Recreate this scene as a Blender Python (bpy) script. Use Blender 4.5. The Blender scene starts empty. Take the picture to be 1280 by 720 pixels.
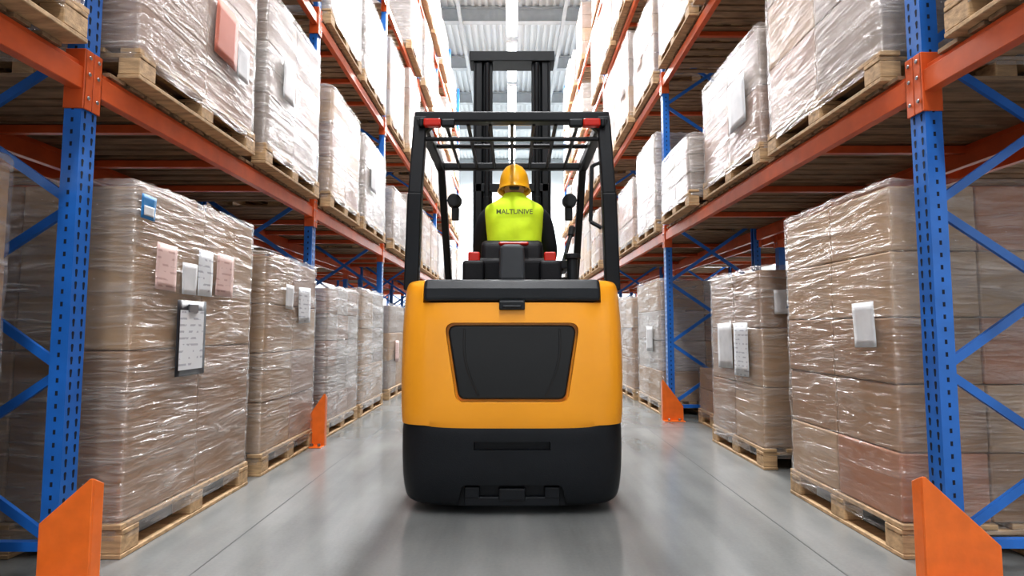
import bpy, bmesh, math, random
from mathutils import Vector, noise, Matrix, Euler
random.seed(7)
scene = bpy.context.scene
COL = scene.collection
scene.view_settings.view_transform = 'Standard'
try: scene.view_settings.look = 'Medium High Contrast'
except Exception: pass

# ------------------------------------------------------------------ materials
def nodes_of(name):
    m = bpy.data.materials.new(name); m.use_nodes = True
    nt = m.node_tree; b = nt.nodes["Principled BSDF"]
    return m, nt, b
def N(nt, t, **kw):
    n = nt.nodes.new(t)
    for k, v in kw.items(): setattr(n, k, v)
    return n
def L(nt, a, ao, b, bi): nt.links.new(a.outputs[ao], b.inputs[bi])

def pm(name, col, rough=.5, metal=0., coat=0., var=.12, nscale=6., bump=.0, bscale=60., emis=0., stretch=(1,1,1), spec=.5):
    m, nt, b = nodes_of(name)
    tc = N(nt, 'ShaderNodeTexCoord'); mp = N(nt, 'ShaderNodeMapping'); mp.inputs['Scale'].default_value = stretch
    L(nt, tc, 'Object', mp, 'Vector')
    nz = N(nt, 'ShaderNodeTexNoise'); nz.inputs['Scale'].default_value = nscale; nz.inputs['Detail'].default_value = 5
    L(nt, mp, 'Vector', nz, 'Vector')
    rp = N(nt, 'ShaderNodeValToRGB')
    rp.color_ramp.elements[0].position = .3; rp.color_ramp.elements[1].position = .7
    rp.color_ramp.elements[0].color = tuple(c*(1-var) for c in col)+(1,)
    rp.color_ramp.elements[1].color = tuple(min(1, c*(1+var)) for c in col)+(1,)
    L(nt, nz, 'Fac', rp, 'Fac'); L(nt, rp, 'Color', b, 'Base Color')
    b.inputs['Roughness'].default_value = rough; b.inputs['Metallic'].default_value = metal
    b.inputs['Specular IOR Level'].default_value = spec
    b.inputs['Coat Weight'].default_value = coat; b.inputs['Coat Roughness'].default_value = .12
    if bump > 0:
        n2 = N(nt, 'ShaderNodeTexNoise'); n2.inputs['Scale'].default_value = bscale
        L(nt, mp, 'Vector', n2, 'Vector')
        bp = N(nt, 'ShaderNodeBump'); bp.inputs['Strength'].default_value = bump; bp.inputs['Distance'].default_value = .005
        L(nt, n2, 'Fac', bp, 'Height'); L(nt, bp, 'Normal', b, 'Normal')
    if emis > 0:
        b.inputs['Emission Color'].default_value = tuple(col)+(1,); b.inputs['Emission Strength'].default_value = emis
    return m

M_orange = pm('rack_orange_paint', (.60, .11, .025), .42, coat=.2, var=.12, nscale=9)
M_guard = pm('guard_orange_paint', (.78, .17, .022), .38, coat=.3, var=.1, nscale=12, bump=.1)
M_blue = pm('rack_blue_paint', (.02, .15, .50), .38, coat=.3, var=.12, nscale=8)
M_hole = pm('slot_dark', (.006, .012, .03), .8)
M_steel = pm('bolt_steel', (.35, .35, .36), .35, metal=1)
M_wood = pm('pallet_wood', (.47, .32, .18), .75, var=.3, nscale=5, bump=.4, bscale=30, stretch=(1.5, 6, 10))
M_wood2 = pm('deck_wood', (.30, .20, .12), .8, var=.35, nscale=4, bump=.4, bscale=30, stretch=(1.5, 8, 8))
CARD = [pm('kraft_cardboard', (.32, .195, .11), .7, var=.08, nscale=3, bump=.1),
        pm('tan_cardboard', (.42, .285, .175), .7, var=.08, nscale=3, bump=.1),
        pm('reddish_cardboard', (.37, .18, .105), .7, var=.08, nscale=3, bump=.1),
        pm('grey_cardboard', (.34, .285, .245), .7, var=.08, nscale=3, bump=.1),
        pm('white_cardboard', (.46, .415, .38), .65, var=.05, nscale=3, bump=.1),
        pm('pinkish_cardboard', (.38, .26, .20), .7, var=.08, nscale=3, bump=.1)]

def film_mat(name, lo, hi, tint=(.62, .59, .565)):
    m, nt, b = nodes_of(name)
    out = [n for n in nt.nodes if n.type == 'OUTPUT_MATERIAL'][0]
    tc = N(nt, 'ShaderNodeTexCoord')
    def mapped(sc, rot):
        mp = N(nt, 'ShaderNodeMapping'); mp.inputs['Scale'].default_value = sc; mp.inputs['Rotation'].default_value = rot
        L(nt, tc, 'Object', mp, 'Vector'); return mp
    def nz(mp, s, d, dist):
        n = N(nt, 'ShaderNodeTexNoise'); n.inputs['Scale'].default_value = s; n.inputs['Detail'].default_value = d; n.inputs['Distortion'].default_value = dist
        L(nt, mp, 'Vector', n, 'Vector'); return n
    n1 = nz(mapped((.8, .8, 6), (.12, .10, 0)), 1.6, 4, .9)
    n2 = nz(mapped((2.0, 2.0, 16), (-.38, -.34, 0)), 1.5, 4, 1.4)
    n3 = nz(mapped((1.5, 1.5, 1.5), (0, 0, 0)), 1.2, 3, .4)
    mu = N(nt, 'ShaderNodeMath', operation='MULTIPLY'); L(nt, n1, 'Fac', mu, 0); L(nt, n2, 'Fac', mu, 1)
    m3 = N(nt, 'ShaderNodeMath', operation='MULTIPLY_ADD'); L(nt, n3, 'Fac', m3, 0); m3.inputs[1].default_value = .35; L(nt, mu, 0, m3, 2)
    mr = N(nt, 'ShaderNodeMapRange'); mr.inputs['From Min'].default_value = .30; mr.inputs['From Max'].default_value = .60
    mr.inputs['To Min'].default_value = lo; mr.inputs['To Max'].default_value = hi
    L(nt, m3, 0, mr, 'Value')
    b.inputs['Base Color'].default_value = tint+(1,)
    b.inputs['Roughness'].default_value = .18
    b.inputs['Specular IOR Level'].default_value = .9
    sm = N(nt, 'ShaderNodeMath', operation='ADD'); L(nt, n1, 'Fac', sm, 0); L(nt, n2, 'Fac', sm, 1)
    bp = N(nt, 'ShaderNodeBump'); bp.inputs['Strength'].default_value = .8; bp.inputs['Distance'].default_value = .03
    L(nt, sm, 0, bp, 'Height'); L(nt, bp, 'Normal', b, 'Normal')
    tr = N(nt, 'ShaderNodeBsdfTransparent'); mx = N(nt, 'ShaderNodeMixShader')
    gl = N(nt, 'ShaderNodeBsdfGlossy'); gl.inputs['Roughness'].default_value = .12; gl.inputs['Color'].default_value = (.9,.9,.9,1); L(nt, bp, 'Normal', gl, 'Normal')
    mg = N(nt, 'ShaderNodeMixShader'); mg.inputs[0].default_value = .06
    L(nt, mr, 0, mx, 'Fac'); nt.links.new(tr.outputs[0], mx.inputs[1]); nt.links.new(b.outputs[0], mx.inputs[2])
    nt.links.new(mx.outputs[0], mg.inputs[1]); nt.links.new(gl.outputs[0], mg.inputs[2])
    nt.links.new(mg.outputs[0], out.inputs['Surface'])
    return m
FILM = [film_mat('stretch_film_clear', .02, .32), film_mat('stretch_film_hazy', .05, .52), film_mat('stretch_film_milky', .15, .70)]

def sheet_mat(name, base, ink, sc=190.):
    m, nt, b = nodes_of(name)
    tc = N(nt, 'ShaderNodeTexCoord'); sp = N(nt, 'ShaderNodeSeparateXYZ'); L(nt, tc, 'Object', sp, 0)
    mu = N(nt, 'ShaderNodeMath', operation='MULTIPLY'); mu.inputs[1].default_value = sc; L(nt, sp, 'Z', mu, 0)
    sn = N(nt, 'ShaderNodeMath', operation='SINE'); L(nt, mu, 0, sn, 0)
    gt = N(nt, 'ShaderNodeMath', operation='GREATER_THAN'); gt.inputs[1].default_value = .55; L(nt, sn, 0, gt, 0)
    nz = N(nt, 'ShaderNodeTexNoise'); nz.inputs['Scale'].default_value = 22; L(nt, tc, 'Object', nz, 'Vector')
    g2 = N(nt, 'ShaderNodeMath', operation='GREATER_THAN'); g2.inputs[1].default_value = .52; L(nt, nz, 'Fac', g2, 0)
    m2 = N(nt, 'ShaderNodeMath', operation='MULTIPLY'); L(nt, gt, 0, m2, 0); L(nt, g2, 0, m2, 1)
    mx = N(nt, 'ShaderNodeMix', data_type='RGBA'); mx.inputs[6].default_value = base+(1,); mx.inputs[7].default_value = ink+(1,)
    nt.links.new(m2.outputs[0], mx.inputs[0]); nt.links.new(mx.outputs[2], b.inputs['Base Color'])
    b.inputs['Roughness'].default_value = .6
    return m
S_white = sheet_mat('paper_white', (.68, .70, .72), (.42, .43, .47))
S_pink = sheet_mat('paper_pink', (.66, .48, .44), (.5, .33, .30))
S_plain = pm('paper_plain', (.62, .63, .64), .6, var=.10, nscale=9)
S_black = pm('clipboard_black', (.02, .02, .025), .4)
S_blue = pm('tag_blue', (.03, .2, .45), .5)
S_or = pm('paper_orange', (.45, .14, .09), .6, var=.05)

# ------------------------------------------------------------------ mesh builder
class MB:
    def __init__(s): s.v = []; s.f = []; s.m = []
    def box(s, x0, x1, y0, y1, z0, z1, mat=0):
        if x0 > x1: x0, x1 = x1, x0
        b = len(s.v)
        s.v += [(x0,y0,z0),(x1,y0,z0),(x1,y1,z0),(x0,y1,z0),(x0,y0,z1),(x1,y0,z1),(x1,y1,z1),(x0,y1,z1)]
        s.f += [(b,b+3,b+2,b+1),(b+4,b+5,b+6,b+7),(b,b+1,b+5,b+4),(b+1,b+2,b+6,b+5),(b+2,b+3,b+7,b+6),(b+3,b,b+4,b+7)]
        s.m += [mat]*6
    def bar(s, p, q, w, h, mat=0, up=(0,0,1)):
        p = Vector(p); q = Vector(q); d = (q-p).normalized(); u = Vector(up)
        if abs(d.dot(u)) > .98: u = Vector((0,1,0))
        a = d.cross(u).normalized(); c = a.cross(d).normalized(); b = len(s.v)
        for e in (p, q):
            for i, j in ((-1,-1),(1,-1),(1,1),(-1,1)):
                s.v.append(tuple(e + a*i*w/2 + c*j*h/2))
        s.f += [(b+3,b+2,b+1,b),(b+4,b+5,b+6,b+7)]
        for i in range(4):
            j = (i+1) % 4; s.f.append((b+i,b+j,b+4+j,b+4+i))
        s.m += [mat]*6
    def prism(s, pts, axis, a0, a1, mat=0):
        b = len(s.v); n = len(pts)
        for a in (a0, a1):
            for (u, w) in pts:
                s.v.append({'x':(a,u,w),'y':(u,a,w),'z':(u,w,a)}[axis])
        s.f.append(tuple(range(b, b+n))); s.f.append(tuple(range(b+2*n-1, b+n-1, -1)))
        for i in range(n):
            j = (i+1) % n; s.f.append((b+j,b+i,b+n+i,b+n+j))
        s.m += [mat]*(n+2)
    def cyl(s, p, q, r, mat=0, n=20, r2=None):
        p = Vector(p); q = Vector(q); d = (q-p).normalized()
        a = d.orthogonal().normalized(); c = d.cross(a); b = len(s.v); r2 = r if r2 is None else r2
        for e, rr in ((p, r), (q, r2)):
            for i in range(n):
                t = 2*math.pi*i/n; s.v.append(tuple(e + a*math.cos(t)*rr + c*math.sin(t)*rr))
        s.f.append(tuple(range(b+n-1, b-1, -1))); s.f.append(tuple(range(b+n, b+2*n)))
        for i in range(n):
            j = (i+1) % n; s.f.append((b+i,b+j,b+n+j,b+n+i))
        s.m += [mat]*(n+2)
    def mesh(s, name, mats, fix=True):
        me = bpy.data.meshes.new(name); me.from_pydata(s.v, [], s.f)
        for m in mats: me.materials.append(m)
        me.polygons.foreach_set('material_index', s.m)
        if fix:
            bm = bmesh.new(); bm.from_mesh(me); bmesh.ops.recalc_face_normals(bm, faces=bm.faces); bm.to_mesh(me); bm.free()
        me.update(); return me
def obj(name, me, parent=None, loc=(0,0,0), bevel=0, smooth=False, seg=2, angle=35):
    o = bpy.data.objects.new(name, me); COL.objects.link(o); o.location = loc
    if parent: o.parent = parent
    if smooth:
        for p in me.polygons: p.use_smooth = True
        me.set_sharp_from_angle(angle=math.radians(angle))
    if bevel > 0:
        b = o.modifiers.new('bevel', 'BEVEL'); b.width = bevel; b.segments = seg; b.limit_method = 'ANGLE'; b.angle_limit = math.radians(40)
    return o
def empty(name, loc=(0,0,0)):
    o = bpy.data.objects.new(name, None); COL.objects.link(o); o.location = loc; o.empty_display_size = .2; return o

# ------------------------------------------------------------------ pallet loads
PALLETS = {}
def pallet_mesh(w, l):
    k = (round(w,2), round(l,2))
    if k in PALLETS: return PALLETS[k]
    b = MB(); rr = random.Random(int(w*100+l*999))
    hw, hl = w/2, l/2
    for x in (-hw+.05, 0, hw-.05):
        b.box(x-.05, x+.05, -hl, hl, 0, .02)
    for x in (-hw+.05, 0, hw-.05):
        for y in (-hl+.06, 0, hl-.06):
            b.box(x-.048, x+.048, y-.058, y+.058, .021, .098)
    for y in (-hl+.06, 0, hl-.06):
        b.box(-hw, hw, y-.055, y+.055, .099, .12)
    n = max(5, int(w/.15)); st = (w-.1)/(n-1)
    for i in range(n):
        x = -hw+.05+i*st
        b.box(x-.046, x+.046, -hl+rr.uniform(-.006,.006), hl+rr.uniform(-.006,.006), .121, .144)
    me = b.mesh('pallet', [M_wood]); PALLETS[k] = me; return me

def cartons_mesh(w, l, h, nx, ny, nz, pal, seed, jit=.004):
    b = MB(); r = random.Random(seed); g = .003
    dz = h/nz
    for k in range(nz):
        ox, oy = r.uniform(-jit, jit), r.uniform(-jit, jit)
        for i in range(nx):
            for j in range(ny):
                mi = r.randrange(len(pal))
                x0, x1 = -w/2+w*i/nx+g+ox, -w/2+w*(i+1)/nx-g+ox
                y0, y1 = -l/2+l*j/ny+g+oy, -l/2+l*(j+1)/ny-g+oy
                b.box(x0, x1, y0, y1, k*dz+.001, (k+1)*dz-.002, mi)
    return b.mesh('cartons', [CARD[i] for i in pal])

def film_mesh(w, l, h, seed, ns, nz, mat, amp=.005):
    hw, hl, r = w/2+.010, l/2+.010, .03
    pts = []
    cs = [(hw-r, hl-r, 0), (-hw+r, hl-r, 90), (-hw+r, -hl+r, 180), (hw-r, -hl+r, 270)]
    for ci, (cx, cy, a0) in enumerate(cs):
        for k in range(4):
            a = math.radians(a0+90*k/3); pts.append((cx+r*math.cos(a), cy+r*math.sin(a), math.cos(a), math.sin(a), 0))
        nx_, ny_, _ = cs[(ci+1) % 4]
        p0 = pts[-1]; a1 = math.radians(a0+90)
        q = (nx_+r*math.cos(a1), ny_+r*math.sin(a1))
        for k in range(1, ns):
            t = k/ns; pts.append((p0[0]+(q[0]-p0[0])*t, p0[1]+(q[1]-p0[1])*t, math.cos(a1), math.sin(a1), math.sin(math.pi*t)))
    n = len(pts); v = []; f = []
    rows = [-.07+(h+.09)*k/nz for k in range(nz+1)]
    for z in rows:
        for (x, y, nx_, ny_, e) in pts:
            d = noise.noise((x*2.2+seed, y*2.2, z*6+(x+y)*1.5))*amp + noise.noise((x*3+seed*2, y*3, z*16-(x+y)*5))*amp*.5
            d += .005*e + abs(noise.noise((x*1.2, y*1.2+seed, z*3)))*.006
            v.append((x+nx_*d, y+ny_*d, z))
    for ring, (s_, dz) in enumerate(((.985, .012), (.93, .004), (.82, -.002))):
        for (x, y, nx_, ny_, e) in pts:
            v.append((x*s_, y*s_, rows[-1]+dz*1. + noise.noise((x*14+seed, y*14, ring))*.018*(1 if ring < 2 else .3)+(-.012 if ring==2 else 0)))
    R = len(rows)+3
    for k in range(R-1):
        for i in range(n):
            j = (i+1) % n; f.append((k*n+i, k*n+j, (k+1)*n+j, (k+1)*n+i))
    me = bpy.data.meshes.new('stretch_film'); me.from_pydata(v, [], f); me.materials.append(mat)
    for p in me.polygons: p.use_smooth = True
    return me

CACHE = {}
def load(x, y, z, w=1.0, l=1.1, h=1.2, n=(2,2,4), pal=(0,1), film=0, seed=None, near=False, labels=(), key=None, name='wrapped_pallet_load'):
    if key is None or key not in CACHE:
        s = seed if seed is not None else random.randrange(9999)
        cm = cartons_mesh(w-.03, l-.03, h, *n, pal, s)
        fm = film_mesh(w-.03, l-.03, h, s*.37, 28 if near else 10, 60 if near else 22, FILM[film])
        pmh = pallet_mesh(w, l)
        if key is not None: CACHE[key] = (cm, fm, pmh)
    else: cm, fm, pmh = CACHE[key]
    e = empty(name, (x, y, z))
    obj('pallet', pmh, e, (0,0,0), bevel=.003, seg=1)
    obj('cartons', cm, e, (0,0,.146), bevel=.008, seg=2)
    obj('stretch_film', fm, e, (0,0,.146))
    for (face, u0, u1, z0, z1, mat) in labels:
        o = .0265; k = 6
        if mat is S_plain and (u1-u0) < .075: o = .0295
        vs = []; fs = []
        uc, zc = (u0+u1)/2, (z0+z1)/2; sd = random.random()*50
        sk = random.uniform(-.04, .04)
        for i in range(k+1):
            for j in range(k+1):
                u = u0+(u1-u0)*i/k; zz = z0+(z1-z0)*j/k
                d = noise.noise((u*9+sd, zz*9, 1))*.003
                if mat is S_black: d = 0
                else: u, zz = uc+(u-uc)-(zz-zc)*sk, zc+(zz-zc)+(u-uc)*sk
                if face == '+x': p = (w/2-.015+o+d, u, zz)
                elif face == '-x': p = (-w/2+.015-o-d, u, zz)
                else: p = (u, -l/2+.015-o-d, zz)
                vs.append((p[0], p[1], p[2]-zc))
        for i in range(k):
            for j in range(k):
                a = i*(k+1)+j; fs.append((a, a+1, a+k+2, a+k+1))
        me = bpy.data.meshes.new('paper_label'); me.from_pydata(vs, [], fs); me.materials.append(mat)
        for p_ in me.polygons: p_.use_smooth = True
        lo = obj('paper_label', me, e, (0,0,zc))
        so = lo.modifiers.new('s', 'SOLIDIFY'); so.thickness = .001; so.offset = 0
    return e

# ------------------------------------------------------------------ racks
LEV = [2.07, 3.82, 5.57, 7.27]
TOP = 8.9
def rack(s, LT, ys, levels, detail=True):
    e = empty('pallet_rack')
    D = 1.05
    up = MB(); br = MB(); bm_ = MB(); dk = MB()
    for y in ys:
        for a in (LT, LT+D-.07):
            x0, x1 = s*a, s*(a+.07)
            hw = .042
            aisle = x0 if a == LT else x1; inner = x1 if a == LT else x0
            sg = 1 if inner > aisle else -1
            up.box(aisle, aisle+sg*.006, y-hw, y+hw, 0.006, TOP, 0)
            up.box(aisle+sg*.006, inner, y-hw, y-hw+.006, .006, TOP, 0)
            up.box(aisle+sg*.006, inner, y+hw-.006, y+hw, .006, TOP, 0)
            up.box(inner-sg*.006, inner, y-hw+.006, y-hw+.024, .006, TOP, 0)
            up.box(inner-sg*.006, inner, y+hw-.024, y+hw-.006, .006, TOP, 0)
            up.box(s*(a-.03), s*(a+.1), y-.08, y+.08, 0, .006, 2)
            for bx in (-.015, .085):
                for by in (-.06, .06):
                    up.cyl((s*(a+bx), y+by, .006), (s*(a+bx), y+by, .028), .011, 2, 8)
            if detail and y < 11:
                zt = 4.3 if y < 4 else 8
                z = .1
                while z < zt:
                    if a == LT:
                        for hy in (-.021, .021):
                            fx = aisle - sg*.0006
                            r = .0065
                            up.prism([(y+hy-r, z+.012), (y+hy-r*.5, z-.014), (y+hy+r*.5, z-.014), (y+hy+r, z+.012), (y+hy+r*.5, z+.017), (y+hy-r*.5, z+.017)], 'x', fx, aisle+sg*.001, 1)
                    if y < 7:
                        cx = (aisle+inner)/2
                        up.prism([(cx-.005, z+.016), (cx+.005, z+.016), (cx+.005, z+.034), (cx-.005, z+.034)], 'y', y-hw-.0006, y-hw+.001, 1)
                    z += .05
        z = .15
        xa, xb = s*(LT+.04), s*(LT+D-.04)
        br.bar((xa, y, .13), (xb, y, .13), .03, .035, 0)
        while z+.67 < TOP:
            br.bar((xa, y-.012, z), (xb, y-.012, z+.67), .016, .035, 0)
            if z < 4.5: br.bar((xa, y+.012, z+.67), (xb, y+.012, z), .016, .035, 0)
            z += .67
    for i in range(len(ys)-1):
        y0, y1 = ys[i]+.044, ys[i+1]-.044
        for zl in levels:
            for a, t in ((LT-.004, .048), (LT+D-.044, .048)):
                bm_.box(s*a, s*(a+t), y0, y1, zl-.12, zl-.028, 0)
                if a < LT+.1: bm_.box(s*(a+.018), s*(a+t), y0, y1, zl-.028, zl-.001, 0)
                else: bm_.box(s*a, s*(a+t-.018), y0, y1, zl-.028, zl-.001, 0)
                for yy, dy in ((y0, 1), (y1, -1)):
                    o = (LT-.012) if a < LT+.1 else (LT+D+.012)
                    bm_.box(s*o, s*(a+t/2), yy-dy*.004, yy+dy*.004, zl-.2, zl+.05, 0)
                    o2 = (LT-.012, LT-.005) if a < LT+.1 else (LT+D+.005, LT+D+.012)
                    bm_.box(s*o2[0], s*o2[1], yy-dy*.042, yy+dy*.004, zl-.2, zl+.05, 0)
                    for zz in (-.15, -.05, .02):
                        bm_.cyl((s*o2[0], yy-dy*.02, zl+zz), (s*(o2[0]-.005 if a < LT+.1 else o2[1]+.005), yy-dy*.02, zl+zz), .009, 1, 8)
            bm_.box(s*(LT-.012), s*(LT+.072), y0-.044-.050, y0-.044-.043, zl-.2, zl+.05, 0)
            yy = y0+.06; r = random.Random(i*7+int(zl*10))
            while yy < y1-.12:
                w_ = r.choice((.07, .09, .1))
                dk.box(s*(LT-.0), s*(LT+D), yy, yy+w_, zl+.0005, zl+.018, 0)
                yy += w_+r.choice((.02, .03, .05))
            for q in (.25, .5, .75):
                yq = y0+(y1-y0)*q
                bm_.box(s*(LT+.045), s*(LT+D-.045), yq-.02, yq+.02, zl-.05, zl-.005, 0)
    obj('uprights', up.mesh('uprights', [M_blue, M_hole, M_steel]), e)
    obj('braces', br.mesh('braces', [M_blue]), e)
    obj('beams', bm_.mesh('beams', [M_orange, M_steel]), e, bevel=.004, seg=1)
    obj('deck_boards', dk.mesh('deck_boards', [M_wood2]), e)
    return e

def guard(s, LT, y, xin, xout, zo):
    """bent steel column protector, slanted top, bolted to the floor"""
    g = MB(); t = .007
    y0 = y-.17; W = xout-xin
    e = empty('rack_post_guard', (s*xin, y0, 0))
    g.prism([(0, .0), (s*W, .0), (s*W, zo), (s*.012, .43), (0, .43)], 'y', 0, t, 0)
    g.prism([(t, 0), (.06, 0), (.06, .40), (t, .43)], 'x', 0, s*t, 0)
    g.prism([(t, 0), (.12, 0), (.12, .10), (t, zo)], 'x', s*(W-t), s*W, 0)
    g.box(0, s*W, -.08, 0, 0, .008, 0)
    for k in (.25, .75):
        g.cyl((s*W*k, -.04, .008), (s*W*k, -.04, .03), .014, 1, 6)
    obj('guard_plate', g.mesh('guard_plate', [M_guard, M_steel]), e, bevel=.003)

YL = [-3.02, -.38, 2.26, 4.9, 7.54, 10.18, 12.82, 15.46, 18.1]
YR = [-1.61, 2.29, 6.19, 10.09, 13.99, 17.89]
LL, LR = 1.75, 1.70
rack(-1, LL, YL, LEV); rack(1, LR, YR, LEV)
rack(-1, LL+1.25, YL[2:], LEV[:2], False); rack(1, LR+1.25, YR[1:], LEV[:2], False)
guard(-1, LL, YL[2], 1.53, 1.72, .27); guard(-1, LL, YL[3], 1.56, 1.68, .27)
guard(1, LR, YR[1], 1.52, 1.80, .18); guard(1, LR, YR[2], 1.60, 1.82, .15)

# ------------------------------------------------------------------ goods
def LD(s, y0, y1, z, h, dep=1.05, face=1.66, **k):
    return load(s*(face+dep/2), (y0+y1)/2, z, w=dep, l=y1-y0, h=h, **k)
LD(-1, .95, 2.06, 0, 1.43, face=1.84, n=(2,2,4), pal=(0,1), film=1, near=True, seed=3)
c = (2.45+3.6)/2
e1 = LD(-1, 2.45, 3.6, 0, 1.47, n=(2,2,2), pal=(0,1), film=1, near=True, seed=11, labels=[
    ('+x', 2.58-c, 2.74-c, 1.16, 1.38, S_pink), ('+x', 2.46-c, 2.56-c, 1.47, 1.58, S_blue), ('+x', 2.475-c, 2.545-c, 1.485, 1.53, S_plain),
    ('+x', 2.79-c, 2.92-c, 1.15, 1.31, S_plain), ('+x', 2.93-c, 3.07-c, 1.15, 1.39, S_white), ('+x', 3.11-c, 3.30-c, 1.16, 1.40, S_pink),
    ('+x', 2.76-c, 3.02-c, .74, 1.12, S_black)])
bpl = MB(); bpl.box(.5115, .5135, 2.785-c, 2.995-c, -.15, .15, 0); bpl.box(.512, .520, 2.85-c, 2.93-c, .14, .18, 1)
obj('clipboard_sheet', bpl.mesh('clipboard_sheet', [S_white, M_steel]), e1, (.026, 0, .92))
LD(-1, 3.78, 4.78, 0, 1.33, n=(2,2,4), pal=(1,5), film=1, near=True, seed=21, labels=[('+x', -.2, -.06, 1.12, 1.3, S_plain), ('+x', .05, .3, 1.02, 1.3, S_white)])
LD(-1, 5.05, 6.1, 0, 1.2, n=(2,3,5), pal=(3,5,4), film=2, near=True, seed=23, labels=[('-y', .2, .42, .95, 1.15, S_plain)])
LD(-1, 6.2, 7.3, 0, 1.25, n=(2,2,3), pal=(1,3), film=2, seed=24)
c = (2.45+3.42)/2
LD(1, 2.45, 3.42, 0, 1.47, dep=1.2, n=(3,2,5), pal=(0,1,0,2), film=0, near=True, seed=31, labels=[('-x', 2.55-c, 2.71-c, .89, 1.10, S_plain)])
c = (3.95+4.95)/2
LD(1, 3.95, 4.95, 0, 1.25, face=1.74, n=(2,2,3), pal=(0,1), film=1, near=True, seed=32, labels=[('-x', 4.12-c, 4.38-c, .62, 1.02, S_white), ('-x', 4.42-c, 4.72-c, .66, 1.02, S_plain), ('-y', -.42, -.25, 1.08, 1.25, S_plain), ('-y', -.365, -.305, 1.12, 1.2, S_blue)])
LD(1, 5.15, 5.95, 0, .42, face=1.95, dep=.9, n=(2,2,2), pal=(2,0), film=0, seed=33)
LD(1, 6.4, 7.55, 0, 1.38, face=1.68, n=(2,2,4), pal=(1,4,5), film=1, near=True, seed=34, labels=[('-x', -.3, 0, .7, 1.0, S_plain)])
LD(1, 7.7, 8.8, 0, 1.25, n=(2,2,3), pal=(1,0), film=1, seed=35)
LD(1, 8.9, 9.95, 0, 1.3, n=(2,2,3), pal=(3,4), film=2, seed=36)
Z1 = LEV[0]+.019
LD(-1, 1.0, 2.12, Z1, 1.2, n=(2,2,3), pal=(3,5), film=1, near=True, seed=41)
LD(-1, 2.42, 3.55, Z1, 1.35, n=(2,2,2), pal=(5,3), film=1, near=True, seed=42, labels=[('+x', .02, .27, .42, .75, S_or), ('+x', .28, .42, .4, .62, S_plain)])
LD(-1, 3.7, 4.76, Z1, 1.08, n=(2,2,3), pal=(5,3,4), film=1, near=True, seed=43, labels=[('+x', -.3, -.1, .55, .85, S_plain)])
LD(-1, 5.05, 6.05, Z1, .98, n=(2,2,3), pal=(5,1), film=1, near=True, seed=44)
LD(-1, 6.2, 7.3, Z1, .93, n=(2,2,3), pal=(4,3), film=2, seed=45, labels=[('+x', -.3, -.05, .5, .8, S_plain)])
LD(-1, 7.75, 8.75, Z1, .72, n=(2,2,2), pal=(3,4), film=1, seed=46)
LD(-1, 8.9, 9.95, Z1, .9, n=(2,2,3), pal=(5,3), film=1, seed=47)
LD(1, 1.0, 2.08, Z1, 1.2, n=(2,2,3), pal=(5,3), film=1, near=True, seed=51)
LD(1, 2.45, 3.57, Z1, 1.25, dep=1.15, n=(2,2,3), pal=(5,1,5,3), film=1, near=True, seed=52)
LD(1, 3.68, 4.8, Z1, .80, n=(2,2,2), pal=(3,5), film=1, near=True, seed=53, labels=[('-x', -.38, -.08, .35, .72, S_plain)])
LD(1, 5.0, 5.95, Z1, .50, face=1.6, n=(2,2,3), pal=(3,), film=2, near=True, seed=54)
LD(1, 6.4, 7.4, Z1, 1.0, n=(2,2,3), pal=(3,4), film=2, near=True, seed=55)
LD(1, 7.6, 8.7, Z1, .8, n=(2,2,3), pal=(4,5), film=1, seed=56)
LD(1, 8.85, 9.9, Z1, .75, n=(2,2,3), pal=(3,5), film=2, seed=57)
pool = []
pals = [(3,4), (5,3), (1,5), (1,3), (5,4), (1,5), (3,1), (0,5)]
for k in range(10):
    r = random.Random(100+k)
    pool.append(dict(w=1.02, l=1.08, h=r.choice((.8,.95,1.05,1.15,1.25)), n=(2,2,r.choice((3,4))), pal=pals[k % 8], film=r.choice((0,1,1,2)), seed=200+k, key='pool%d' % k))
def fill(s, LT, ys, z, ymin, per, prob=.95):
    for i in range(len(ys)-1):
        y0, y1 = ys[i]+.1, ys[i+1]-.1
        st = (y1-y0)/per
        for j in range(per):
            yc = y0+st*(j+.5)
            if yc < ymin or random.random() > prob: continue
            p = random.choice(pool)
            lab = []
            if random.random() < .35 and yc < 14:
                f = '+x' if s < 0 else '-x'; u = random.uniform(-.35,.1); lab = [(f, u, u+random.choice((.15,.25,.3)), .5, random.choice((.65,.8)), random.choice((S_plain, S_white, S_pink)))]
            load(s*(LT-.08+p['w']/2+random.uniform(-.03,.05)), yc, z, labels=lab, **p)
fill(-1, LL, YL, 0, 7.5, 2); fill(1, LR, YR, 0, 10, 3)
fill(-1, LL, YL, Z1, 10.1, 2); fill(1, LR, YR, Z1, 10, 3)
for zl in LEV[1:]:
    fill(-1, LL, YL, zl+.019, 2.2 if zl < 5 else 4.5, 2, .93); fill(1, LR, YR, zl+.019, 2.2 if zl < 5 else 4.5, 3, .93)
fill(-1, LL+1.25+.1, YL[2:], 0, 2, 2, .75); fill(1, LR+1.25+.1, YR[1:], 0, 2, 3, .55)
fill(-1, LL+1.25+.1, YL[2:], Z1, 2, 2, .7); fill(1, LR+1.25+.1, YR[1:], Z1, 2, 3, .6)

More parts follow.
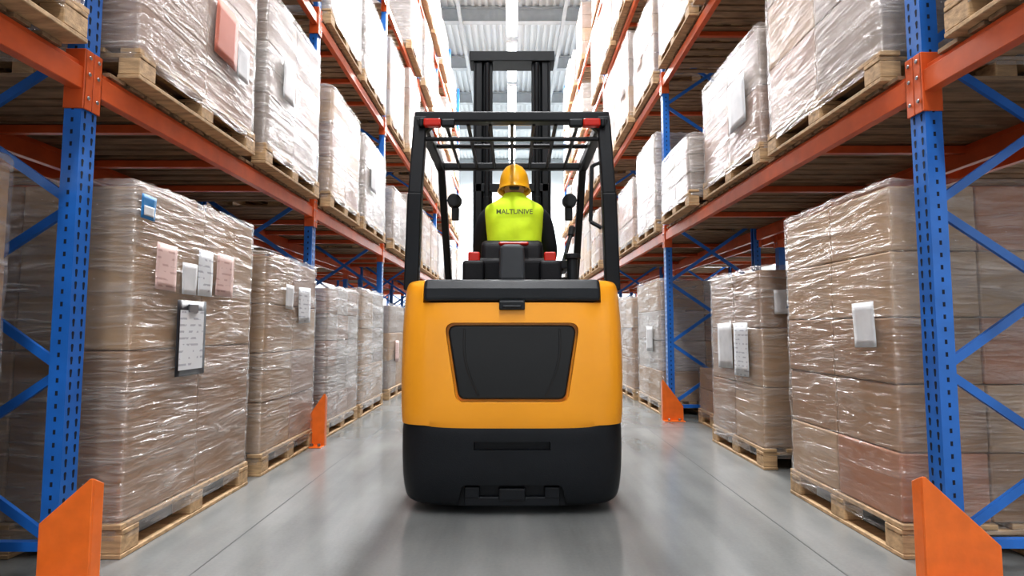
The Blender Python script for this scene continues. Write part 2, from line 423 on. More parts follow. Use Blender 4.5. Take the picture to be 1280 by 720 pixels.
# ------------------------------------------------------------------ building shell
def floor_mat():
    m, nt, b = nodes_of('polished_concrete')
    tc = N(nt, 'ShaderNodeTexCoord')
    n1 = N(nt, 'ShaderNodeTexNoise'); n1.inputs['Scale'].default_value = .8; n1.inputs['Detail'].default_value = 5; n1.inputs['Roughness'].default_value = .5
    mp = N(nt, 'ShaderNodeMapping'); mp.inputs['Scale'].default_value = (2.4, .3, 1)
    n2 = N(nt, 'ShaderNodeTexNoise'); n2.inputs['Scale'].default_value = 1.6; n2.inputs['Detail'].default_value = 6
    n3 = N(nt, 'ShaderNodeTexNoise'); n3.inputs['Scale'].default_value = 70; n3.inputs['Detail'].default_value = 3
    L(nt, tc, 'Object', n1, 'Vector'); L(nt, tc, 'Object', mp, 'Vector'); L(nt, mp, 'Vector', n2, 'Vector'); L(nt, tc, 'Object', n3, 'Vector')
    a = N(nt, 'ShaderNodeMath', operation='ADD'); L(nt, n1, 'Fac', a, 0); L(nt, n2, 'Fac', a, 1)
    a2 = N(nt, 'ShaderNodeMath', operation='MULTIPLY_ADD'); L(nt, n3, 'Fac', a2, 0); a2.inputs[1].default_value = .18; L(nt, a, 0, a2, 2)
    rp = N(nt, 'ShaderNodeValToRGB'); e = rp.color_ramp.elements
    mr0 = N(nt, 'ShaderNodeMapRange'); mr0.inputs['From Min'].default_value = .8; mr0.inputs['From Max'].default_value = 1.4
    L(nt, a2, 0, mr0, 'Value')
    e[0].position = 0; e[0].color = (.14, .148, .145, 1); e[1].position = 1; e[1].color = (.26, .268, .262, 1)
    L(nt, mr0, 0, rp, 'Fac'); L(nt, rp, 'Color', b, 'Base Color')
    mr = N(nt, 'ShaderNodeMapRange'); mr.inputs['From Min'].default_value = .3; mr.inputs['From Max'].default_value = .7; mr.inputs['To Min'].default_value = .13; mr.inputs['To Max'].default_value = .27
    L(nt, n1, 'Fac', mr, 'Value'); L(nt, mr, 0, b, 'Roughness')
    bp = N(nt, 'ShaderNodeBump'); bp.inputs['Strength'].default_value = .03; bp.inputs['Distance'].default_value = .01
    L(nt, a2, 0, bp, 'Height'); L(nt, bp, 'Normal', b, 'Normal')
    return m
M_floor = floor_mat()
M_wall = pm('wall_panel_white', (.78, .81, .82), .6, var=.03, nscale=1)
M_ceil = pm('ceiling_sheet', (.60, .63, .64), .6, var=.05, nscale=1)
M_beam = pm('ceiling_steel', (.42, .45, .46), .5, var=.06)
M_joint = pm('joint_filler', (.06, .065, .065), .7)
f = MB(); f.box(-9, 9, -10, 32, -.2, 0); obj('floor', f.mesh('floor', [M_floor]))
j = MB()
for x in (-1.28, 1.33): j.box(x-.003, x+.003, -10, 32, 0, .0006)
for y in (-1.5, 5.6, 11.8, 18, 24): j.box(-9, 9, y-.003, y+.003, 0, .0006)
obj('floor_joint', j.mesh('floor_joint', [M_joint]))
w = MB()
w.box(-9, 9, 32, 32.2, 0, 10.5)
for k in range(18): w.box(-9+k, -9+k+.06, 31.97, 32, 0, 10.5)
obj('wall_back', w.mesh('wall_back', [M_wall]))
for nm, x in (('wall_left', -9.2), ('wall_right', 9.0)):
    w = MB(); w.box(x, x+.2, -10, 32.2, 0, 10.5); obj(nm, w.mesh(nm, [M_wall]))
w = MB(); w.box(-9, 9, -10, 32, 10.5, 10.6)
for k in range(90):
    x = -9+.2*k; w.box(x, x+.09, -10, 32, 10.45, 10.5)
obj('ceiling', w.mesh('ceiling', [M_ceil]))
t = MB()
for y in range(-8, 32, 3):
    t.box(-9, 9, y-.1, y+.1, 10.0, 10.03); t.box(-9, 9, y-.015, y+.015, 10.03, 10.42); t.box(-9, 9, y-.1, y+.1, 10.42, 10.45)
for x in (-4.5, -1.5, 1.5, 4.5):
    t.box(x-.05, x+.05, -10, 32, 9.9, 10.0)
obj('ceiling_girders', t.mesh('ceiling_girders', [M_beam]))
M_lamp = pm('lamp_diffuser', (.97, .98, 1.0), .4, var=0, emis=9)
M_lampb = pm('lamp_housing', (.75, .76, .77), .4)
LPOS = [(0, y+1.5, 210 if y < 12 else 700) for y in range(-8, 31, 3)] + [(x, y, 380) for x in (-6, 6) for y in (-4, 2, 8, 14, 20, 27)]
for (x, y, en) in LPOS:
    e = empty('ceiling_strip_light', (x, y, 9.5))
    b = MB(); b.box(-.16, .16, -1.3, 1.3, .0, .08, 1); b.box(-.14, .14, -1.28, 1.28, -.03, 0, 0)
    for yy in (-1., 1.): b.cyl((0, yy, .08), (0, yy, .95), .008, 1, 6)
    obj('housing', b.mesh('lamp', [M_lamp, M_lampb]), e)
    ld = bpy.data.lights.new('lamp_light', 'AREA'); ld.shape = 'RECTANGLE'; ld.size = .5; ld.size_y = 2.4; ld.energy = en; ld.color = (.98, .985, 1.0)
    lo = bpy.data.objects.new('lamp_light', ld); COL.objects.link(lo); lo.parent = e; lo.location = (0, 0, -.06)

# ------------------------------------------------------------------ forklift
M_yel = pm('forklift_yellow_paint', (.95, .40, .018), .34, coat=.4, var=.03, nscale=3)
M_blk = pm('forklift_black_cast', (.010, .012, .015), .45, var=.15, nscale=5, bump=.25, bscale=180, spec=.35)
M_gls = pm('gloss_black_panel', (.006, .007, .008), .22, coat=.25, var=.1, spec=.4)
M_gry = pm('dark_plastic', (.018, .021, .024), .42, var=.1, bump=.15, bscale=200, spec=.4)
M_seat = pm('seat_vinyl', (.010, .010, .012), .5, bump=.2, bscale=120, spec=.3)
M_red = pm('tail_lamp_red', (.5, .02, .008), .25, var=.05, emis=.05)
M_amb = pm('lamp_amber', (.8, .36, .02), .25, var=.05)
M_tyre = pm('tyre_rubber', (.02, .02, .02), .8, bump=.3)
M_mast = pm('mast_black_steel', (.008, .010, .012), .45, var=.2, spec=.35)
M_chr = pm('hydraulic_chrome', (.6, .6, .62), .18, metal=1)
FK = empty('forklift', (0, 0, 0))
def outline(a, yr, yf, n=4.6, K=72, b=.30):
    pts = [(-a, yf)]
    yc = yr+b
    for i in range(K+1):
        t = math.pi + math.pi*i/K; cx, sy = math.cos(t), math.sin(t)
        pts.append((a*math.copysign(abs(cx)**(2/n), cx), yc-b*abs(sy)**(2/n)))
    pts.append((a, yf)); return pts
def loft(name, secs, yf, mat, arch=0., zarch=0.):
    v = []; f = []
    rows = [outline(a, yr, yf) for (z, a, yr) in secs]; n = len(rows[0])
    for (z, a, yr), r in zip(secs, rows):
        for (x, y) in r: v.append((x, y, z + (arch*(abs(x)/a)**4 if z <= zarch else 0)))
    for k in range(len(rows)-1):
        for i in range(n):
            jx = (i+1) % n; f.append((k*n+i, k*n+jx, (k+1)*n+jx, (k+1)*n+i))
    f.append(tuple(range(n-1, -1, -1))); f.append(tuple(range((len(rows)-1)*n, len(rows)*n)))
    me = bpy.data.meshes.new(name); me.from_pydata(v, [], f); me.materials.append(mat)
    bm = bmesh.new(); bm.from_mesh(me); bmesh.ops.recalc_face_normals(bm, faces=bm.faces); bm.to_mesh(me); bm.free()
    return me
def smooth_secs(secs, m=4):
    out = []
    for i in range(len(secs)-1):
        p0 = secs[max(i-1,0)]; p1 = secs[i]; p2 = secs[i+1]; p3 = secs[min(i+2,len(secs)-1)]
        for k in range(m):
            t = k/m
            out.append(tuple(.5*((2*b)+(-a+c)*t+(2*a-5*b+4*c-d)*t*t+(-a+3*b-3*c+d)*t**3) for a,b,c,d in zip(p0,p1,p2,p3)))
    out.append(secs[-1]); return out
ysec = [(.395,.56,3.03),(.415,.596,2.985),(.5,.608,2.96),(.7,.612,2.95),(.95,.608,2.953),(1.08,.602,2.962),(1.17,.597,2.975),(1.215,.590,2.99),(1.237,.575,3.015),(1.245,.54,3.05)]
body = obj('counterweight', loft('counterweight', smooth_secs(ysec), 3.75, M_yel, .07, .46), FK)
def rounded_poly(pts, r, k=6):
    out = []; n = len(pts)
    for i in range(n):
        p = Vector(pts[i]); a = Vector(pts[i-1])-p; b = Vector(pts[(i+1) % n])-p
        a.normalize(); b.normalize()
        half = a.angle(b)/2; d = r/math.tan(half)
        s_ = p+a*d; e_ = p+b*d
        for q in range(k+1):
            t = q/k; out.append(tuple(s_*(1-t)**2 + p*2*t*(1-t) + e_*t*t))
    return out
def cut(target, cutme):
    co = bpy.data.objects.new('cutter', cutme); COL.objects.link(co)
    md = target.modifiers.new('b', 'BOOLEAN'); md.object = co; md.operation = 'DIFFERENCE'; md.solver = 'EXACT'
    dg = bpy.context.evaluated_depsgraph_get(); dg.update()
    nm = bpy.data.meshes.new_from_object(target.evaluated_get(dg)); target.modifiers.clear(); target.data = nm
    bpy.data.objects.remove(co)
P_out = rounded_poly([(-.358,1.008),(.358,1.008),(.292,.592),(-.292,.592)], .05)
P_in = rounded_poly([(-.345,.995),(.345,.995),(.281,.604),(-.281,.604)], .045)
cb = MB(); cb.prism(P_out, 'y', 2.7, 3.01); cut(body, cb.mesh('c', [M_yel]))
cb = MB(); cb.box(-.475, .475, 2.8, 3.3, 1.115, 1.4); cut(body, cb.mesh('c', [M_yel]))
for p in body.data.polygons: p.use_smooth = True
body.data.set_sharp_from_angle(angle=math.radians(28))
bv = body.modifiers.new('bv','BEVEL'); bv.width=.006; bv.segments=2; bv.limit_method='ANGLE'; bv.angle_limit=math.radians(50)
b = MB(); b.prism(P_in, 'y', 2.978, 3.02)
obj('rear_panel', b.mesh('rear_panel', [M_gls]), FK, bevel=.012, seg=3)
# raised curved strips, added to stand in for the panel's bright reflection
b = MB()
for sx in (-1, 1):
    pts = []
    for k in range(13):
        t = k/12; z = .625+.35*t; xx = .17+.075*t+.03*math.sin(math.pi*t)
        pts.append((sx*xx, z))
    pts2 = [(x+sx*.012, z) for x, z in reversed(pts)]
    b.prism(pts+pts2, 'y', 2.9745, 2.982)
obj('panel_sheen_strips', b.mesh('panel_sheen_strips', [M_gls]), FK, bevel=.002, seg=1)
bsec = [(.035,.50,3.07),(.05,.555,3.02),(.09,.585,2.99),(.2,.600,2.972),(.35,.604,2.966),(.45,.602,2.966),(.5,.59,2.985)]
low = obj('lower_counterweight', loft('lower_counterweight', smooth_secs(bsec), 3.7, M_blk), FK)
cb = MB(); cb.prism(rounded_poly([(-.26,.165),(.26,.165),(.30,.0),(-.30,.0)], .03), 'y', 2.7, 3.03); cut(low, cb.mesh('c', [M_blk]))
cb = MB(); cb.box(-.20,.20,2.7,3.0,.345,.388); cut(low, cb.mesh('c', [M_blk]))
for p in low.data.polygons: p.use_smooth = True
low.data.set_sharp_from_angle(angle=math.radians(28))
b = MB()
b.box(-.25,.25,3.0,3.1,.05,.10); b.box(-.07,.07,2.99,3.08,.08,.145); b.box(-.25,-.17,2.995,3.08,.09,.15); b.box(.17,.25,2.995,3.08,.09,.15)
obj('tow_recess', b.mesh('tow_recess', [M_blk]), FK, bevel=.008)
b = MB(); b.prism([(2.958,1.122),(2.955,1.19),(2.985,1.240),(3.4,1.25),(3.4,1.122)], 'x', -.468, .468)
obj('rear_hood', b.mesh('rear_hood', [M_gry]), FK, bevel=.018, seg=3)
b = MB(); b.prism([(2.935,1.075),(2.93,1.12),(2.96,1.13),(3.0,1.13),(3.0,1.075)], 'x', -.068, .068)
b.box(-.05,.05,2.926,2.94,1.085,1.1)
obj('hood_latch', b.mesh('hood_latch', [M_gry]), FK, bevel=.006)
M_col = pm('seat_column_plastic', (.05, .055, .06), .5, var=.1)
b = MB(); b.prism([(-.075,1.24),(.075,1.24),(.068,1.43),(.05,1.45),(-.05,1.45),(-.068,1.43)], 'y', 3.1, 3.3)
obj('seat_column', b.mesh('seat_column', [M_col]), FK, bevel=.02, seg=3)
b = MB()
b.box(-.50,.50,3.7,4.62,.18,.62,0); b.box(-.47,.47,3.7,4.1,.62,1.05,1); b.box(-.5,.5,4.1,4.62,.62,.66,1)
b.prism([(4.5,.62),(4.68,.62),(4.66,1.2),(4.52,1.25)], 'x', -.48, .48, 0)
b.box(-.56,-.5,3.85,4.25,.22,.3,1); b.box(.5,.56,3.85,4.25,.22,.3,1)
b.box(-.52,-.3,4.35,4.75,.52,.68,0); b.box(.3,.52,4.35,4.75,.52,.68,0)
obj('chassis', b.mesh('chassis', [M_yel, M_gry]), FK, bevel=.015)
def wheel(x, y, r, w_):
    b = MB(); n = 40
    prof = [(.42*r,-w_/2*.6),(.55*r,-w_/2*.9),(.9*r,-w_/2),(r,-w_/2*.75),(r,w_/2*.75),(.9*r,w_/2),(.55*r,w_/2*.9),(.42*r,w_/2*.6)]
    k = len(prof)
    for i in range(n):
        t = 2*math.pi*i/n
        for (rr, ww) in prof: b.v.append((x+ww, y+rr*math.cos(t), r+.001+rr*math.sin(t)))
    for i in range(n):
        j_ = (i+1) % n
        for q in range(k):
            q2 = (q+1) % k; b.f.append((i*k+q, j_*k+q, j_*k+q2, i*k+q2)); b.m.append(0)
    b.cyl((x-w_*.3,y,r),(x+w_*.3,y,r),.42*r,1,24); b.cyl((x-w_*.42,y,r),(x+w_*.42,y,r),.18*r,1,16)
    obj('wheel', b.mesh('wheel', [M_tyre, M_yel]), FK)
for sx in (-1,1): wheel(sx*.43, 4.55, .31, .2); wheel(sx*.38, 3.35, .24, .17)
b = MB()
for sx in (-1,1):
    b.bar((sx*.568,3.16,1.19),(sx*.555,3.17,1.75),.082,.07); b.bar((sx*.555,3.17,1.74),(sx*.535,3.22,2.215),.078,.066)
    b.bar((sx*.53,3.2,2.19),(sx*.525,4.1,2.17),.06,.07)
    b.bar((sx*.525,4.08,2.18),(sx*.50,4.52,1.2),.05,.06)
    b.bar((sx*.50,4.52,1.22),(sx*.48,4.56,.66),.05,.06)
    b.prism([(sx*.50,2.12),(sx*.56,2.0),(sx*.56,2.2),(sx*.42,2.2)], 'y', 3.18, 3.24)
b.box(-.57,.57,3.19,3.27,2.185,2.245); b.box(-.52,.52,4.06,4.12,2.15,2.2)
b.box(-.5,.5,3.62,3.66,2.17,2.195)
for k in range(7):
    x = -.39+.13*k; b.bar((x,3.24,2.19),(x,4.08,2.17),.022,.03)
b.bar((-.54,3.2,2.08),(.54,3.2,2.08),.025,.025)
obj('overhead_guard', b.mesh('overhead_guard', [M_mast]), FK, bevel=.012, seg=3)
b = MB()
for sx in (-1,1):
    b.box(sx*.41,sx*.51,3.14,3.19,2.14,2.185,0); b.box(sx*.33,sx*.41,3.15,3.19,2.14,2.185,1); b.box(sx*.51,sx*.54,3.15,3.19,2.14,2.19,1)
obj('tail_lamps', b.mesh('tail_lamps', [M_red, M_mast]), FK, bevel=.01, seg=3)
b = MB()
for sx in (-1,1):
    b.bar((sx*.51,4.2,1.95),(sx*.44,4.15,1.93),.015,.015); b.cyl((sx*.43,4.17,1.93),(sx*.43,4.10,1.93),.055,0,20,.05)
    b.box(sx*.395,sx*.45,4.12,4.15,1.78,1.88)
obj('mirrors', b.mesh('mirrors', [M_gry]), FK, bevel=.008)
b = MB(); pts = [(.52,3.22,1.95),(.47,3.24,1.93),(.46,3.24,1.6),(.52,3.22,1.56)]
for p_, q_ in zip(pts, pts[1:]): b.cyl(p_, q_, .012, 0, 10)
obj('grab_handle', b.mesh('grab_handle', [M_gry]), FK)
b = MB()
b.prism([(3.36,1.16),(3.4,1.5),(3.46,1.53),(3.53,1.5),(3.53,1.28),(3.9,1.26),(3.93,1.2),(3.9,1.12),(3.4,1.1)], 'x', -.19, .19)
b.box(-.24,.24,3.32,3.42,1.22,1.40)
obj('seat', b.mesh('seat', [M_seat]), FK, bevel=.03, seg=4)
b = MB(); b.box(-.26,-.19,3.28,3.36,1.37,1.43); b.box(.19,.26,3.28,3.36,1.37,1.43); b.box(-.08,.10,3.31,3.37,1.475,1.495)
obj('seat_reflectors', b.mesh('seat_reflectors', [M_red]), FK, bevel=.015, seg=3)
b = MB(); b.box(-.29,-.16,3.24,3.42,1.24,1.375); b.box(.16,.29,3.24,3.42,1.24,1.375)
obj('seat_side_bolsters', b.mesh('seat_side_bolsters', [M_seat]), FK, bevel=.02, seg=3)
b = MB()
b.box(.29,.37,3.55,3.95,1.36,1.41); b.box(.27,.42,3.5,4.1,1.05,1.3)
b.bar((.30,3.58,1.29),(.40,3.75,1.62),.02,.02); b.cyl((.395,3.74,1.60),(.41,3.77,1.66),.02,0,12,.024)
for k in range(4):
    x = .26+.045*k; b.cyl((x,4.1,1.2),(x,4.06,1.42),.007,1,8); b.cyl((x,4.06,1.41),(x,4.055,1.45),.017,0,12,.013)
b.box(.22,.44,4.02,4.16,1.1,1.24)
b.cyl((.37,3.4,1.24),(.37,3.4,1.40),.035,0,16); b.cyl((.37,3.4,1.40),(.37,3.4,1.43),.05,0,16)
obj('controls', b.mesh('controls', [M_gry, M_chr]), FK, bevel=.006)
b = MB(); b.prism([(4.3,.66),(4.5,.66),(4.5,1.3),(4.38,1.34),(4.26,1.22)], 'x', -.3, .45); b.cyl((-.05,4.34,1.15),(-.05,4.2,1.40),.03)
obj('dashboard', b.mesh('dashboard', [M_gry]), FK, bevel=.015)
bpy.ops.mesh.primitive_torus_add(major_radius=.16, minor_radius=.014, major_segments=40, minor_segments=12, location=(-.05,4.17,1.42), rotation=(math.radians(32),0,0))
sw = bpy.context.object; sw.name = 'steering_wheel'; sw.parent = FK; sw.data.materials.append(M_gry)
for p in sw.data.polygons: p.use_smooth = True
b = MB()
for a in (90, 210, 330):
    t = math.radians(a); d = Vector((math.cos(t)*.155, math.sin(t)*.155, 0)); d.rotate(Euler((math.radians(32),0,0)))
    c0 = Vector((-.05,4.17,1.42)); b.bar(c0, c0+d, .03, .012)
b.cyl((-.05,4.185,1.395),(-.05,4.165,1.43),.04,0,16)
obj('steering_spokes', b.mesh('steering_spokes', [M_gry]), FK)
b = MB()
for sx in (-1,1):
    xo = sx*.335
    b.box(xo, xo-sx*.02, 4.74, 4.90, .08, 3.32, 0); b.box(xo-sx*.02, xo-sx*.075, 4.74, 4.757, .08, 3.32, 0); b.box(xo-sx*.02, xo-sx*.075, 4.883, 4.90, .08, 3.32, 0)
    b.box(xo-sx*.085, xo-sx*.10, 4.76, 4.90, .1, 3.30, 0); b.box(xo-sx*.10, xo-sx*.165, 4.76, 4.775, .1, 3.30, 0)
    b.box(xo-sx*.075, xo-sx*.085, 4.80, 4.86, .1, 3.30, 0)
    b.cyl((sx*.215,4.73,.15),(sx*.215,4.73,2.1),.035,0,16); b.cyl((sx*.215,4.73,2.1),(sx*.215,4.73,3.28),.022,0,16)
b.box(-.37,.37,4.72,4.92,3.30,3.39,0)
b.box(-.33,.33,4.74,4.78,2.15,2.22,0); b.box(-.33,.33,4.88,4.92,.9,1.0,0)
b.box(-.33,.33,4.72,4.9,.35,.5,0)
obj('mast', b.mesh('mast', [M_mast, M_gry, M_chr]), FK, bevel=.006)
b = MB(); b.prism(rounded_poly([(-.2,2.74),(.2,2.74),(.16,2.82),(-.16,2.82)], .03), 'y', 4.67, 4.78)
obj('mast_crosshead', b.mesh('mast_crosshead', [M_amb]), FK, bevel=.01)
b = MB()
b.box(-.5,.5,4.95,5.0,.15,.25); b.box(-.5,.5,4.95,5.0,.6,.7)
for x in (-.48,-.24,0,.24,.48): b.box(x-.015,x+.015,4.96,4.99,.7,1.3)
b.box(-.5,.5,4.96,4.99,1.28,1.32)
for sx in (-1,1):
    b.box(sx*.2,sx*.32,5.0,5.045,.03,.72); b.prism([(5.0,.03),(6.1,.03),(6.1,.045),(5.1,.075),(5.0,.075)], 'x', sx*.2, sx*.32)
obj('fork_carriage', b.mesh('fork_carriage', [M_mast]), FK, bevel=.004)

# ------------------------------------------------------------------ driver
M_vest = pm('hi_vis_vest', (.66, .88, .03), .75, var=.10, nscale=8, bump=.7, bscale=14, emis=.06)
M_cloth = pm('dark_workwear', (.012, .014, .02), .85, var=.2, bump=.4, bscale=20)
M_skin = pm('skin', (.55, .31, .21), .5, var=.06)
M_hair = pm('brown_hair', (.05, .03, .018), .7, var=.3, nscale=60)
M_helm = pm('hard_hat_yellow', (.95, .47, .012), .35, coat=.2, var=.03)
M_txt = pm('vest_print', (.14, .18, .06), .7)
M_eye = pm('eye_white', (.8,.8,.8), .2); M_lip = pm('lips', (.45,.16,.12), .5)
DR = empty('forklift_driver', (0,0,0))
def skin(name, vs, es, rs, mat, lv=2, root=0):
    me = bpy.data.meshes.new(name); me.from_pydata(vs, es, []); me.materials.append(mat)
    bm = bmesh.new(); bm.from_mesh(me); ly = bm.verts.layers.skin.verify(); bm.verts.ensure_lookup_table()
    for i, r in enumerate(rs):
        bm.verts[i][ly].radius = r if isinstance(r, tuple) else (r, r)
        bm.verts[i][ly].use_root = (i == root)
    bm.to_mesh(me); bm.free()
    o = bpy.data.objects.new(name, me); COL.objects.link(o); o.parent = DR
    sk = o.modifiers.new('skin', 'SKIN'); sk.use_smooth_shade = True
    ss = o.modifiers.new('sub', 'SUBSURF'); ss.levels = lv; ss.render_levels = lv
    return o
X0 = .015
bv_ = [(X0,3.66,1.33),(X0,3.64,1.48),(X0,3.65,1.62),(X0,3.66,1.73),(X0,3.67,1.82),(X0,3.68,1.87),
  (X0-.13,3.66,1.74),(X0-.195,3.68,1.71),(X0-.240,3.76,1.50),(X0-.20,3.98,1.44),
  (X0+.13,3.66,1.74),(X0+.195,3.68,1.71),(X0+.245,3.72,1.49),(X0+.26,3.94,1.45),
  (X0-.10,3.70,1.30),(X0-.17,4.08,1.33),(X0-.17,4.22,.98),(X0-.17,4.25,.76),(X0-.17,4.38,.71),
  (X0+.10,3.70,1.30),(X0+.17,4.08,1.33),(X0+.17,4.22,.98),(X0+.17,4.25,.76),(X0+.17,4.38,.71)]
be = [(0,1),(1,2),(2,3),(3,4),(4,5),(3,6),(6,7),(7,8),(8,9),(3,10),(10,11),(11,12),(12,13),(0,14),(14,15),(15,16),(16,17),(17,18),(0,19),(19,20),(20,21),(21,22),(22,23)]
brd = [(.15,.11),(.14,.10),(.14,.10),(.12,.09),.055,.05,.07,.066,.05,.034,.07,.066,.05,.034,.09,.065,.048,.04,.035,.09,.065,.048,.04,.035]
skin('body', bv_, be, brd, M_cloth)
def ring_loft(name, secs, mat, K=40):
    v = []; f = []
    for (z, hx, hy, cy, pw, dz) in secs:
        for i in range(K):
            t = 2*math.pi*i/K; cx, sy = math.cos(t), math.sin(t)
            x = hx*math.copysign(abs(cx)**pw, cx); y = hy*math.copysign(abs(sy)**pw, sy)
            wr = noise.noise((x*9, y*9, z*12))*.012
            v.append((X0+x*(1+wr*2), cy+y+wr*(1 if sy > 0 else -1), z - dz*(abs(x)/max(hx,.001))**2))
    for k in range(len(secs)-1):
        for i in range(K):
            j_ = (i+1) % K; f.append((k*K+i, k*K+j_, (k+1)*K+j_, (k+1)*K+i))
    me = bpy.data.meshes.new(name); me.from_pydata(v, [], f); me.materials.append(mat)
    for p in me.polygons: p.use_smooth = True
    return me
vs_ = [(1.42,.192,.14,3.645,.8,0),(1.47,.184,.14,3.645,.8,0),(1.53,.178,.138,3.645,.8,0),(1.59,.180,.14,3.645,.8,0),(1.65,.186,.142,3.65,.75,0),(1.71,.192,.138,3.655,.7,0),(1.76,.192,.125,3.66,.7,.006),(1.80,.178,.105,3.665,.75,.018),(1.83,.135,.085,3.67,.85,.020),(1.85,.080,.068,3.675,1,.0),(1.87,.066,.062,3.68,1,0)]
vo = obj('hi_vis_vest', ring_loft('hi_vis_vest', smooth_secs(vs_, 3), M_vest), DR)
so = vo.modifiers.new('s', 'SOLIDIFY'); so.thickness = .008
tcu = bpy.data.curves.new('vest_print', 'FONT'); tcu.body = "MALTUNIVE"; tcu.size = .043; tcu.align_x = 'CENTER'; tcu.extrude = .001; tcu.space_character = 1.0; tcu.offset=.0008
tcu.materials.append(M_txt)
to = bpy.data.objects.new('vest_print', tcu); COL.objects.link(to); to.parent = DR; to.location = (X0, 3.496, 1.70); to.rotation_euler = (math.radians(88),0,0)
hd = empty('head_group'); hd.parent = DR; hd.location = (X0, 3.70, 1.945)
bm = bmesh.new(); bmesh.ops.create_uvsphere(bm, u_segments=40, v_segments=28, radius=1)
for vtx in bm.verts:
    x, y, z = vtx.co
    fx = .076*(1-.22*max(0,-z)**1.5); fy = .098; fz = .118
    yy = y*fy
    if y > .3 and z < 0: yy *= 1-.10*(-z)
    if y < 0 and z < -.2: yy *= 1-.25*(-z-.2)
    d = math.exp(-((x/.16)**2+((z+.15)/.2)**2)) if y > 0 else 0
    yy += .022*d
    for ex in (-.38,.38):
        d = math.exp(-(((x-ex)/.2)**2+((z-.02)/.13)**2)) if y > 0 else 0; yy -= .010*d
    vtx.co = (x*fx, yy, z*fz)
me = bpy.data.meshes.new('head'); bm.to_mesh(me); bm.free(); me.materials.append(M_skin)
for p in me.polygons: p.use_smooth = True
obj('head', me, hd)
def sph(name, loc, sc, mat, parent):
    bm = bmesh.new(); bmesh.ops.create_uvsphere(bm, u_segments=20, v_segments=14, radius=1)
    for vtx in bm.verts: vtx.co = Vector((vtx.co.x*sc[0], vtx.co.y*sc[1], vtx.co.z*sc[2]))
    me = bpy.data.meshes.new(name); bm.to_mesh(me); bm.free(); me.materials.append(mat)
    for p in me.polygons: p.use_smooth = True
    return obj(name, me, parent, loc)
for sx in (-1,1):
    sph('eye', (sx*.029,.082,.002), (.012,.011,.009), M_eye, hd); sph('iris', (sx*.029,.091,.002), (.005,.003,.005), M_hair, hd)
    sph('ear', (sx*.077,.0,-.012), (.012,.02,.032), M_skin, hd)
    sph('eyebrow', (sx*.03,.091,.022), (.018,.005,.003), M_hair, hd)
sph('lips', (0,.088,-.058), (.022,.008,.008), M_lip, hd)
sph('hair', (0,-.010,.012), (.0800,.093,.092), M_hair, hd)
nk = MB(); nk.cyl((X0,3.68,1.80),(X0,3.695,1.90),.055,0,24,.052); obj('neck', nk.mesh('neck', [M_skin]), DR, smooth=True)
K = 48; v = []; f = []
prof = [(0,.128),(.22,.126),(.42,.119),(.6,.106),(.76,.084),(.88,.054),(.95,.020),(.985,-.015),(1.0,-.035),(1.05,-.042),(1.10,-.046),(1.11,-.052),(1.02,-.049),(.96,-.03)]
for k, (r, z) in enumerate(prof):
    for i in range(K):
        t = 2*math.pi*i/K; cx, sy = math.cos(t), math.sin(t)
        ext = 1.0
        if 1.0 <= r and sy > .1: ext = 1+.28*(sy-.1)*min(1,(r-1.0)*10+.1)
        ridge = .006*math.exp(-((cx*r)/.14)**2) if (r < .9) else 0
        v.append((cx*r*.102, sy*r*.130*ext, z+ridge))
for k in range(len(prof)-1):
    for i in range(K):
        j_ = (i+1) % K; f.append((k*K+i, k*K+j_, (k+1)*K+j_, (k+1)*K+i))
me = bpy.data.meshes.new('hard_hat'); me.from_pydata(v, [], f); me.materials.append(M_helm)
bm = bmesh.new(); bm.from_mesh(me); bmesh.ops.remove_doubles(bm, verts=bm.verts, dist=.0005); bmesh.ops.recalc_face_normals(bm, faces=bm.faces); bm.to_mesh(me); bm.free()
for p in me.polygons: p.use_smooth = True
hh = obj('hard_hat', me, hd, (0,0,-.002)); hh.rotation_euler = (math.radians(-3),0,0)
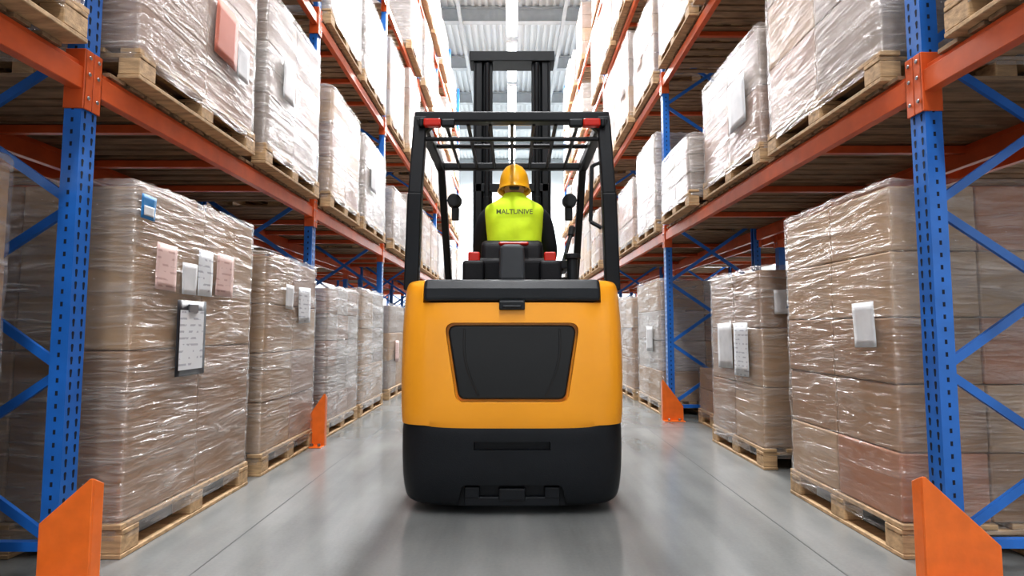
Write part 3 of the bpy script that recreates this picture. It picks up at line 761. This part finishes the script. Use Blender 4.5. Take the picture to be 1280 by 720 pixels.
b = MB(); b.prism([(-.03,-.066),(.03,-.066),(.035,-.045),(-.035,-.045)], 'y', -.112, -.10)
obj('hat_strap', b.mesh('hat_strap', [M_gry]), hd, bevel=.004)
def hand(wr, fwd, up, s):
    fwd = Vector(fwd).normalized(); up = (Vector(up)-Vector(up).dot(fwd)*fwd).normalized(); sd = fwd.cross(up)*s
    W = Vector(wr)
    skin('palm', [tuple(W), tuple(W+fwd*.045), tuple(W+fwd*.085)], [(0,1),(1,2)], [(.024,.020),(.036,.017),(.036,.015)], M_skin)
    ln = [.078,.088,.082,.064]
    for k in range(4):
        o_ = sd*(.027-.018*k); p = W+fwd*.075+o_; ch = [p]; d = fwd.copy(); a = 0
        for q, fr in enumerate((.46,.31,.23)):
            a += math.radians((28,48,42)[q]); d = fwd*math.cos(a)-up*math.sin(a); p = p+d*ln[k]*fr; ch.append(p)
        skin('finger_%d' % (k+1), [tuple(c_) for c_ in ch], [(0,1),(1,2),(2,3)], [.0095,.009,.008,.007], M_skin)
    p = W+fwd*.025+sd*.025; ch = [p, p+fwd*.025+sd*.022-up*.008, p+fwd*.052+sd*.028-up*.024, p+fwd*.07+sd*.018-up*.038]
    skin('thumb', [tuple(c_) for c_ in ch], [(0,1),(1,2),(2,3)], [.012,.0105,.0095,.008], M_skin)
hand((X0-.195,4.0,1.445), (.15,1,.02), (0,0,1), 1)
hand((X0+.262,3.96,1.452), (.0,1,.0), (0,0,1), -1)

# ------------------------------------------------------------------ world + camera
wd = bpy.data.worlds.new('World'); scene.world = wd; wd.use_nodes = True
bg = wd.node_tree.nodes['Background']; bg.inputs[0].default_value = (.98, .985, 1.0, 1); bg.inputs[1].default_value = .9
cam = bpy.data.cameras.new('Camera'); co = bpy.data.objects.new('Camera', cam); COL.objects.link(co)
cam.sensor_width = 36; cam.lens = 19.69; cam.clip_start = .05; cam.clip_end = 200
co.location = (0, 0, .98); co.rotation_euler = (math.radians(90+4.09), 0, 0)
scene.camera = co
print('objects', len(bpy.data.objects), scene.view_settings.look)
